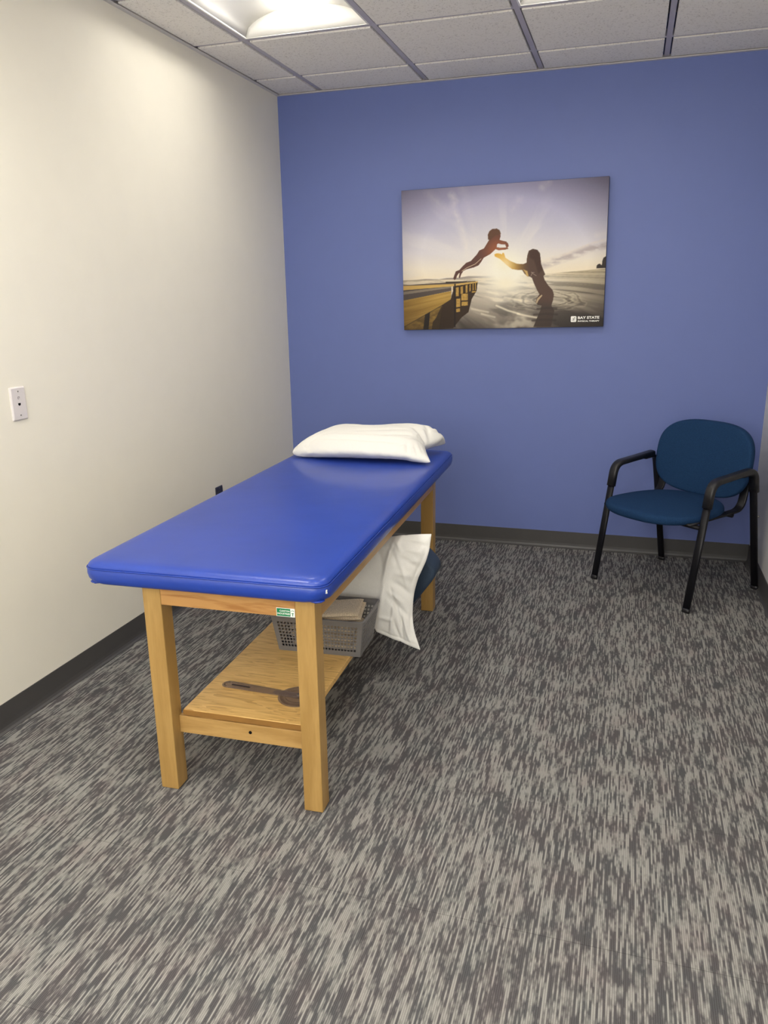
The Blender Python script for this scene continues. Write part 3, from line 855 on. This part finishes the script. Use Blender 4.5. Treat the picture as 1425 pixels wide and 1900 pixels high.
# hem of the pillowcase, open end at the right
# --- pillow leaning on the shelf
co2, fs2, ps2, pt2 = inflate(.64, .44, 80, 56, 2.6, 36, 5)
G = [[(.050, .775, .290), (.26, .772, .285), (.455, .765, .232), (.560, .760, .200), (.652, .755, .182)],
     [(.045, .800, .360), (.26, .800, .358), (.45, .792, .315), (.545, .785, .290), (.622, .782, .268)],
     [(.050, .830, .440), (.26, .830, .438), (.45, .825, .410), (.540, .820, .400), (.618, .818, .385)],
     [(.060, .860, .515), (.26, .860, .512), (.45, .858, .500), (.550, .855, .505), (.660, .852, .515)],
     [(.080, .885, .570), (.26, .890, .572), (.45, .893, .578), (.560, .893, .594), (.664, .890, .600)]]
nrm = Vector((.10, -.90, .28)).normalized()
P = warp(co2, ps2, pt2, G, nrm, .115, lambda s, t: np.clip(.45+1.1*t, .3, 1)*(1-.25*s))
sn, tn = (ps2+1)/2, (pt2+1)/2
W_ = [(.60, .50, .66, .96, .020, .012), (.56, .20, .62, .52, .020, .009), (.66, .42, .97, .30, .022, -.012), (.70, .55, .98, .47, .022, -.013), (.72, .62, .97, .60, .018, .010), (.74, .76, .97, .66, .018, -.010), (.76, .70, .92, .50, .014, .008),
      (.68, .05, .76, .40, .015, .010), (.72, .30, .80, .02, .018, -.009), (.82, .02, .84, .34, .016, -.009), (.90, .05, .87, .30, .014, .008), (.75, .92, .98, .86, .018, -.010), (.78, .84, .97, .78, .014, .007), (.62, .88, .74, .68, .018, -.010), (.66, .96, .76, .80, .014, .008),
      (.50, .92, .60, .60, .022, -.008), (.66, .46, .9, .40, .014, .008), (.55, .2, .75, .24, .016, .007), (.80, .72, .96, .72, .012, .007), (.70, .50, .86, .20, .016, -.009), (.93, .5, .97, .9, .015, -.006), (.94, .1, .97, .4, .015, -.006), (.52, .06, .98, .05, .008, -.004)]
P2 = wrinkle(P, sn, tn, nrm, W_); P = np.where((co2[:, 2] >= 0)[:, None], P2, P)
# left of the shelf edge the case rests on the board
on = P[:, 0] < .47
flo = .2575
P[:, 2] = np.where(on & (P[:, 2] < flo), flo, P[:, 2])
# keep clear of the rail and the pad above
inr = (P[:, 0] < .535) & (P[:, 2] > .594)
P[:, 2] = np.where(inr, .594, P[:, 2])
pil2 = cloth_obj('pillow', P, fs2, M['cotton'], None, TM)
pil2['label'] = 'white pillow standing on the lower shelf, leaning out behind the grey basket'; pil2['category'] = 'pillow'

# --- slate cushion behind it
bm = bmesh.new()
poly_ = fillet([(.24, 0, .257), (.560, 0, .257), (.672, 0, .412), (.575, 0, .515), (.30, 0, .515)], .045, 6)
out = [(p.x, p.z) for p in poly_]
cxm, czm = .42, .41
rings = []
for v_, ins in ((.968, .012), (.972, .003), (.982, 0), (1.09, 0), (1.10, .003), (1.104, .012)):
    rings.append([(cxm+(x-cxm)*(1-ins/.2), v_, max(.2565, czm+(z-czm)*(1-ins/.2))) for x, z in out])
loft(bm, rings)
bol = obj('wedge_cushion', bm, M['bolster'], None, True)
bol.data.transform(TM)
bol['label'] = 'slate blue cushion on the lower shelf, tip poking out behind the standing white pillow'; bol['category'] = 'cushion'

# ------------------------------------------------------------------ basket
# base outline, top outline in table coordinates
B0 = [(.198, .497), (.492, .505), (.490, .672), (.196, .664)]
B1 = [(.180, .478), (.510, .487), (.508, .703), (.178, .694)]
bz0, bz1 = SH1+.0005, SH1+.137
bcx, bcy = .344, .59
basket = thing('basket', 'grey perforated plastic basket on the lower shelf', 'basket', TM @ Vector((bcx, bcy, SH1)), TR_)
def bp(a, b, s, h):   # point on a side wall, local to the basket
    p0 = Vector((*a[0], bz0)).lerp(Vector((*a[1], bz0)), s); p1 = Vector((*b[0], bz1)).lerp(Vector((*b[1], bz1)), s)
    p = p0.lerp(p1, h); return Vector((p.x-bcx, p.y-bcy, p.z-SH1))
for k_ in range(4):
    a = (B0[k_], B0[(k_+1) % 4]); b = (B1[k_], B1[(k_+1) % 4])
    Ls = (Vector(b[1])-Vector(b[0])).length
    nc = int(round((Ls-.03)/.0125)); nr = 8
    svals = [0]+[(.016+(Ls-.032)*i/nc)/Ls for i in range(nc+1)]+[1]
    hv = [0]+[.12+(.86-.12)*i/nr for i in range(nr+1)]+[1]
    bm = bmesh.new()
    gv = {}
    for i, s_ in enumerate(svals):
        for j, h_ in enumerate(hv): gv[(i, j)] = bm.verts.new(bp(a, b, s_, h_))
    for i in range(len(svals)-1):
        for j in range(len(hv)-1):
            hole = 1 <= i <= nc and 1 <= j <= nr
            c4 = [gv[(i, j)], gv[(i+1, j)], gv[(i+1, j+1)], gv[(i, j+1)]]
            if not hole: bm.faces.new(c4); continue
            m_ = sum((v.co for v in c4), Vector())/4
            inn = [bm.verts.new(m_+(v.co-m_)*.68) for v in c4]
            for q_ in range(4): bm.faces.new((c4[q_], c4[(q_+1) % 4], inn[(q_+1) % 4], inn[q_]))
    me = bpy.data.meshes.new('side_wall'); bm.normal_update(); bm.to_mesh(me); bm.free()
    o = link('side_wall', me, M['basket'], basket)
    sm = o.modifiers.new('s', 'SOLIDIFY'); sm.thickness = .0016; sm.offset = 0
bm = bmesh.new()
pts = [bp((B0[i], B0[i]), (B1[i], B1[i]), 0, 1) for i in range(4)]
path = []
for i in range(4):
    p, q_, r_ = pts[i-1], pts[i], pts[(i+1) % 4]
    d1, d2 = (p-q_).normalized()*.014, (r_-q_).normalized()*.014
    for k_ in range(6):
        tt = k_/5; path.append((q_+d1)*(1-tt)**2+q_*2*tt*(1-tt)+(q_+d2)*tt*tt)
rings = []; n = len(path)
for i in range(n):
    d = (path[(i+1) % n]-path[i-1]).normalized(); nn = Vector((d.y, -d.x, 0))
    rings.append([path[i]+nn*x+Vector((0, 0, z)) for x, z in ((-.001, -.006), (.0045, -.006), (.0055, 0), (.004, .002), (-.0015, .002), (-.0015, -.003))])
loft(bm, rings+[rings[0]], caps=False)
obj('rim', bm, M['basket'], basket)
bm = bmesh.new(); box_pts = [[(x-bcx, y-bcy, z-SH1) for x, y in B0] for z in (SH1+.0008, SH1+.0035)]
loft(bm, box_pts); obj('bottom', bm, M['basket'], basket)

# towels folded inside
def towel(name, label, cx, cy, cz, lx, ly, th, rz, tiltx, tilty, layers, seed):
    bm = bmesh.new(); lay = th/layers
    for k_ in range(layers):
        z0 = k_*lay
        n1, n2 = 26, 20; dx = .004*((k_*7+seed) % 3-1)
        rings = []
        prof_ = [(-1, .25), (-1.0, .6), (-.98, .85)]
        top_, bot = {}, {}
        for i in range(n1+1):
            for j in range(n2+1):
                x = (i/n1-.5)*lx+dx; y = (j/n2-.5)*ly
                ex = min(i, n1-i)/n1*lx; ey = min(j, n2-j)/n2*ly; e = min(ex, ey)
                rnd_ = min(1, math.sqrt(max(0, e)/(lay*.8))) if e < lay*.8 else 1
                nz = noise.noise(Vector((x*14, y*14, seed+k_)))*.006*(1 if k_ == layers-1 else .3)
                mid = z0+lay/2
                top_[(i, j)] = bm.verts.new((x, y, mid+lay*.5*rnd_+nz)); 
                bot[(i, j)] = top_[(i, j)] if e == 0 else bm.verts.new((x, y, mid-lay*.48*rnd_))
        for i in range(n1):
            for j in range(n2):
                bm.faces.new((top_[(i, j)], top_[(i+1, j)], top_[(i+1, j+1)], top_[(i, j+1)]))
                bm.faces.new((bot[(i, j)], bot[(i, j+1)], bot[(i+1, j+1)], bot[(i+1, j)]))
    o = obj(name, bm, M['terry'], None, True)
    R_ = Matrix.Rotation(rz, 4, 'Z') @ Matrix.Rotation(tiltx, 4, 'X') @ Matrix.Rotation(tilty, 4, 'Y')
    o.data.transform(TM @ Matrix.Translation((cx, cy, cz)) @ R_)
    o['label'] = label; o['category'] = 'towel'
    tx_ = bpy.data.textures.new(name, 'CLOUDS'); tx_.noise_scale = .004
    dm = o.modifiers.new('sub', 'SUBSURF'); dm.levels = 1; dm.render_levels = 1
    d2 = o.modifiers.new('d', 'DISPLACE'); d2.texture = tx_; d2.strength = .0022; d2.mid_level = .5
    return o
towel('folded_towel', 'beige folded towel at the bottom of the grey basket', .350, .586, SH1+.006, .240, .138, .090, .0, 0, 0, 3, 2)
towel('folded_towel', 'beige folded towel on top in the grey basket, its corner raised', .368, .588, SH1+.114, .225, .140, .030, .14, .06, -.09, 2, 5)

# ------------------------------------------------------------------ goniometer on the shelf
gon = thing('goniometer', 'clear smoked plastic goniometer lying on the lower shelf', 'goniometer', TM @ Vector((.388, .192, SH1+.0006)), TR_)
def arm_bm(L, w0, w1, z, th, back=.0):
    bm = bmesh.new(); pts = []
    n_ = 14
    for k_ in range(n_+1):
        a = -math.pi/2+math.pi*k_/n_; pts.append((L-w1/2+w1/2*math.cos(a), w1/2*math.sin(a)))
    pts = [(-back, -w0/2)]+pts+[(-back, w0/2)]
    loft(bm, [[(x, y, z_) for x, y in pts] for z_ in (z, z+th)]); return bm
ang = math.radians(178)
a1 = obj('ruled_arm', arm_bm(.268, .030, .042, .0032, .0018), M['clear'], gon); a1.data.transform(Matrix.Rotation(math.radians(175.5), 4, 'Z'))
a2 = obj('pointer_arm', arm_bm(.085, .026, .022, .0052, .0018, .06), M['clear'], gon); a2.data.transform(Matrix.Rotation(math.radians(178), 4, 'Z'))
bm = bmesh.new(); cyl(bm, (0, 0, .0006), .064, .0022, 'z', 48); dsc = obj('dial', bm, M['clear'], gon)
bm = bmesh.new()
for k_ in range(72):
    a = math.radians(k_*5); r0 = .050 if k_ % 2 else .047
    for s_ in (1,):
        d = Vector((math.cos(a), math.sin(a), 0)); nn = Vector((-d.y, d.x, 0))*.0005
        loft(bm, [[d*r0-nn+Vector((0, 0, z)), d*.054-nn+Vector((0, 0, z)), d*.054+nn+Vector((0, 0, z)), d*r0+nn+Vector((0, 0, z))] for z in (.0028, .0030)])
for R_ in (.0395, .056):
    loft(bm, [[(r_*math.cos(a), r_*math.sin(a), z) for r_, z in ((R_, .0028), (R_+.0012, .0028), (R_+.0012, .0030), (R_, .0030))] for a in [2*math.pi*i/48 for i in range(49)]], caps=False)
o = obj('degree_scale', bm, M['clear_ink'], dsc)
bm = bmesh.new()
for k_ in range(38):
    x = .07+k_*.005; L = .007 if k_ % 2 else .011
    box(bm, (x-.0004, -.019, .0050), (x+.0004, -.019+L, .0053))
for k_ in range(13):
    a = math.radians(-80+k_*13.3)
    d = Vector((math.cos(a), math.sin(a), 0)); nn = Vector((-d.y, d.x, 0))*.0005; o_ = Vector((.247, 0, 0))
    loft(bm, [[o_+d*.011-nn+Vector((0, 0, z)), o_+d*.017-nn+Vector((0, 0, z)), o_+d*.017+nn+Vector((0, 0, z)), o_+d*.011+nn+Vector((0, 0, z))] for z in (.0050, .0053)])
box(bm, (.17, -.004, .0050), (.235, .004, .00515))
o = obj('ruler_marks', bm, M['clear_ink'], a1); o.data.transform(Matrix.Rotation(math.radians(175.5), 4, 'Z'))
bm = bmesh.new(); cyl(bm, (0, 0, .007), .0045, .002, 'z', 16); obj('rivet', bm, M['screw'], gon)
bm = bmesh.new(); cyl(bm, (0, 0, 0), .010, .0006, 'z', 16); obj('spacer', bm, M['clear'], gon)

# ------------------------------------------------------------------ chair
CT = -0.7008
chair = thing('guest_chair', 'navy blue upholstered guest chair with black metal arms in the far corner', 'chair', (2.303, -.467, 0), CT)
A = .283
for s in (-1, 1):
    a = A*s
    # front leg
    bm = bmesh.new(); sweep(bm, [(a, -.272, .012), (a, -.176, .55)], (1, 0, 0), .038, .019)
    lg_ = obj('leg', bm, M['black'], chair, True)
    bm = bmesh.new(); sweep(bm, [(a, -.2745, 0), (a, -.2705, .02)], (1, 0, 0), .041, .022); obj('foot_cap', bm, M['arm'], lg_, True)
    # rear leg with the bend under the arm
    bm = bmesh.new(); sweep(bm, fillet([(a, .06, .612), (a, .146, .619), (a, .172, .50), (a, .268, .012)], .045), (1, 0, 0), .038, .019)
    lg_ = obj('leg', bm, M['black'], chair, True)
    bm = bmesh.new(); sweep(bm, [(a, .2665, .02), (a, .2697, 0)], (1, 0, 0), .041, .022); obj('foot_cap', bm, M['arm'], lg_, True)
    # arm sleeve
    end = .150 if s > 0 else .118
    path = fillet([(a, -.1865, .492), (a, -.166, .606), (a, end, .630)], .05, 9)
    if s > 0: path = fillet([(a, -.1865, .492), (a, -.166, .606), (a, .152, .630), (a, .173, .520)], .05, 9)
    bm = bmesh.new(); sweep(bm, path, (1, 0, 0), .046, .030, power=3.2)
    obj('armrest', bm, M['arm'], chair, True)
    # bracket carrying the backrest
    bx_ = .236*s
    bm = bmesh.new(); sweep(bm, fillet([(bx_, -.26, .414), (bx_, .150, .424), (bx_, .190, .62)], .055), (1, 0, 0), .042, .013, power=4)
    obj('back_bracket', bm, M['black'], chair, True)
    # bolt on the outside of the rear leg
    bm = bmesh.new(); cyl(bm, (a+s*.017 if s > 0 else a-.020, .204, .395), .006, .003, 'x', 12)
    obj('bolt', bm, M['screw'], chair, True)
for y_, z_ in ((-.205, .398), (.10, .400)):
    bm = bmesh.new(); n_ = 12
    loft(bm, [[(x, y_+.013*math.cos(2*math.pi*k_/n_), z_+.011*math.sin(2*math.pi*k_/n_)) for k_ in range(n_)] for x in ((-.268, .268) if y_ < 0 else (-.23, .23))])
    obj('crossbar', bm, M['black'], chair, True)

def cushion(name, cx, cz, hw_, hh_, power, th, crown, mapf, mat, parent):
    """cushion over a superellipse outline; mapf(a, c, n) -> local point"""
    bm = bmesh.new(); NA, NR = 72, 16
    def edge(k_):
        an = 2*math.pi*k_/NA; c, s = math.cos(an), math.sin(an)
        return (math.copysign(abs(c)**(2/power), c), math.copysign(abs(s)**(2/power), s))
    rings = []
    prof_ = [(0.02, crown)]+[(r, crown*(1-r**2.2)) for r in [.15, .3, .45, .6, .72, .82, .9, .95]]
    prof_ = [(r, th/2+z) for r, z in prof_]
    prof_ += [(1-.03*(1-math.cos(a))-.0*a, th/2*math.sin(a)+.0) for a in ()]
    seg = [(.975, th*.47), (.99, th*.38), (1.0, th*.2), (1.0, -.1*th), (.985, -.32*th), (.96, -.45*th), (.9, -.5*th), (.5, -.5*th), (.02, -.5*th)]
    for r, n_ in prof_+seg:
        ring = []
        for k_ in range(NA):
            e = edge(k_); ring.append(mapf(cx+e[0]*hw_*r, cz+e[1]*hh_*r, n_))
        rings.append(ring)
    loft(bm, rings)
    return obj(name, bm, mat, parent, True)
# seat: widest toward the front, edge dips
def seat_map(a, b, n_):
    z = .436+n_-.010*max(0, (-b-.20)/.17)**2-.012*(a/.26)**2*(1 if n_ > 0 else .3)
    return (a*(1+.05*max(-1, min(1, (-b-.1)/.25))), b, z)
cushion('seat', 0, -.112, .258, .258, 2.55, .046, .012, seat_map, M['chair_fabric'], chair)
def back_map(a, c, n_):
    tt = (c-.455)/.365
    b = .158+.055*tt-.032*(a/.27)**2-n_
    return (a*(1-.03*max(0, .5-tt)), b, c)
cushion('backrest', 0, .640, .270, .186, 3.0, .048, .010, back_map, M['chair_fabric'], chair)

# ------------------------------------------------------------------ camera
cam = bpy.data.cameras.new('camera'); co_ = bpy.data.objects.new('camera', cam); COL.objects.link(co_)
f, C, (pitch, yaw, roll) = 1454.186, (2.0127, -4.5462, 1.4482), (1.3039, .3013, -.0152)
R_ = Matrix.Rotation(yaw, 4, 'Z') @ Matrix.Rotation(pitch, 4, 'X') @ Matrix.Rotation(roll, 4, 'Z')
co_.matrix_world = Matrix.Translation(C) @ R_
cam.sensor_fit = 'HORIZONTAL'; cam.sensor_width = 36; cam.lens = f/1425*36
cam.clip_start = .02
SC.camera = co_

# added fill light behind the camera, no real source known there
ld = bpy.data.lights.new('rear_fill', 'AREA'); ld.shape = 'RECTANGLE'; ld.size = 2.3; ld.size_y = 1.3; ld.energy = FILL; ld.color = (.97, .98, 1)
lo_ = bpy.data.objects.new('rear_fill', ld); COL.objects.link(lo_)
lo_.location = (W/2, YB+.35, 1.85); lo_.rotation_euler = (math.radians(66), 0, 0)

w = bpy.data.worlds.new('world'); SC.world = w; w.use_nodes = True
w.node_tree.nodes['Background'].inputs[0].default_value = (.5, .5, .5, 1)
w.node_tree.nodes['Background'].inputs[1].default_value = .05
SC.view_settings.view_transform = 'Standard'; SC.view_settings.look = 'None'
SC.view_settings.gamma = 1; SC.view_settings.use_curve_mapping = False
SC.view_settings.exposure = 0.08
SC.cycles.use_denoising = True
SC.cycles.max_bounces = 10; SC.cycles.diffuse_bounces = 7
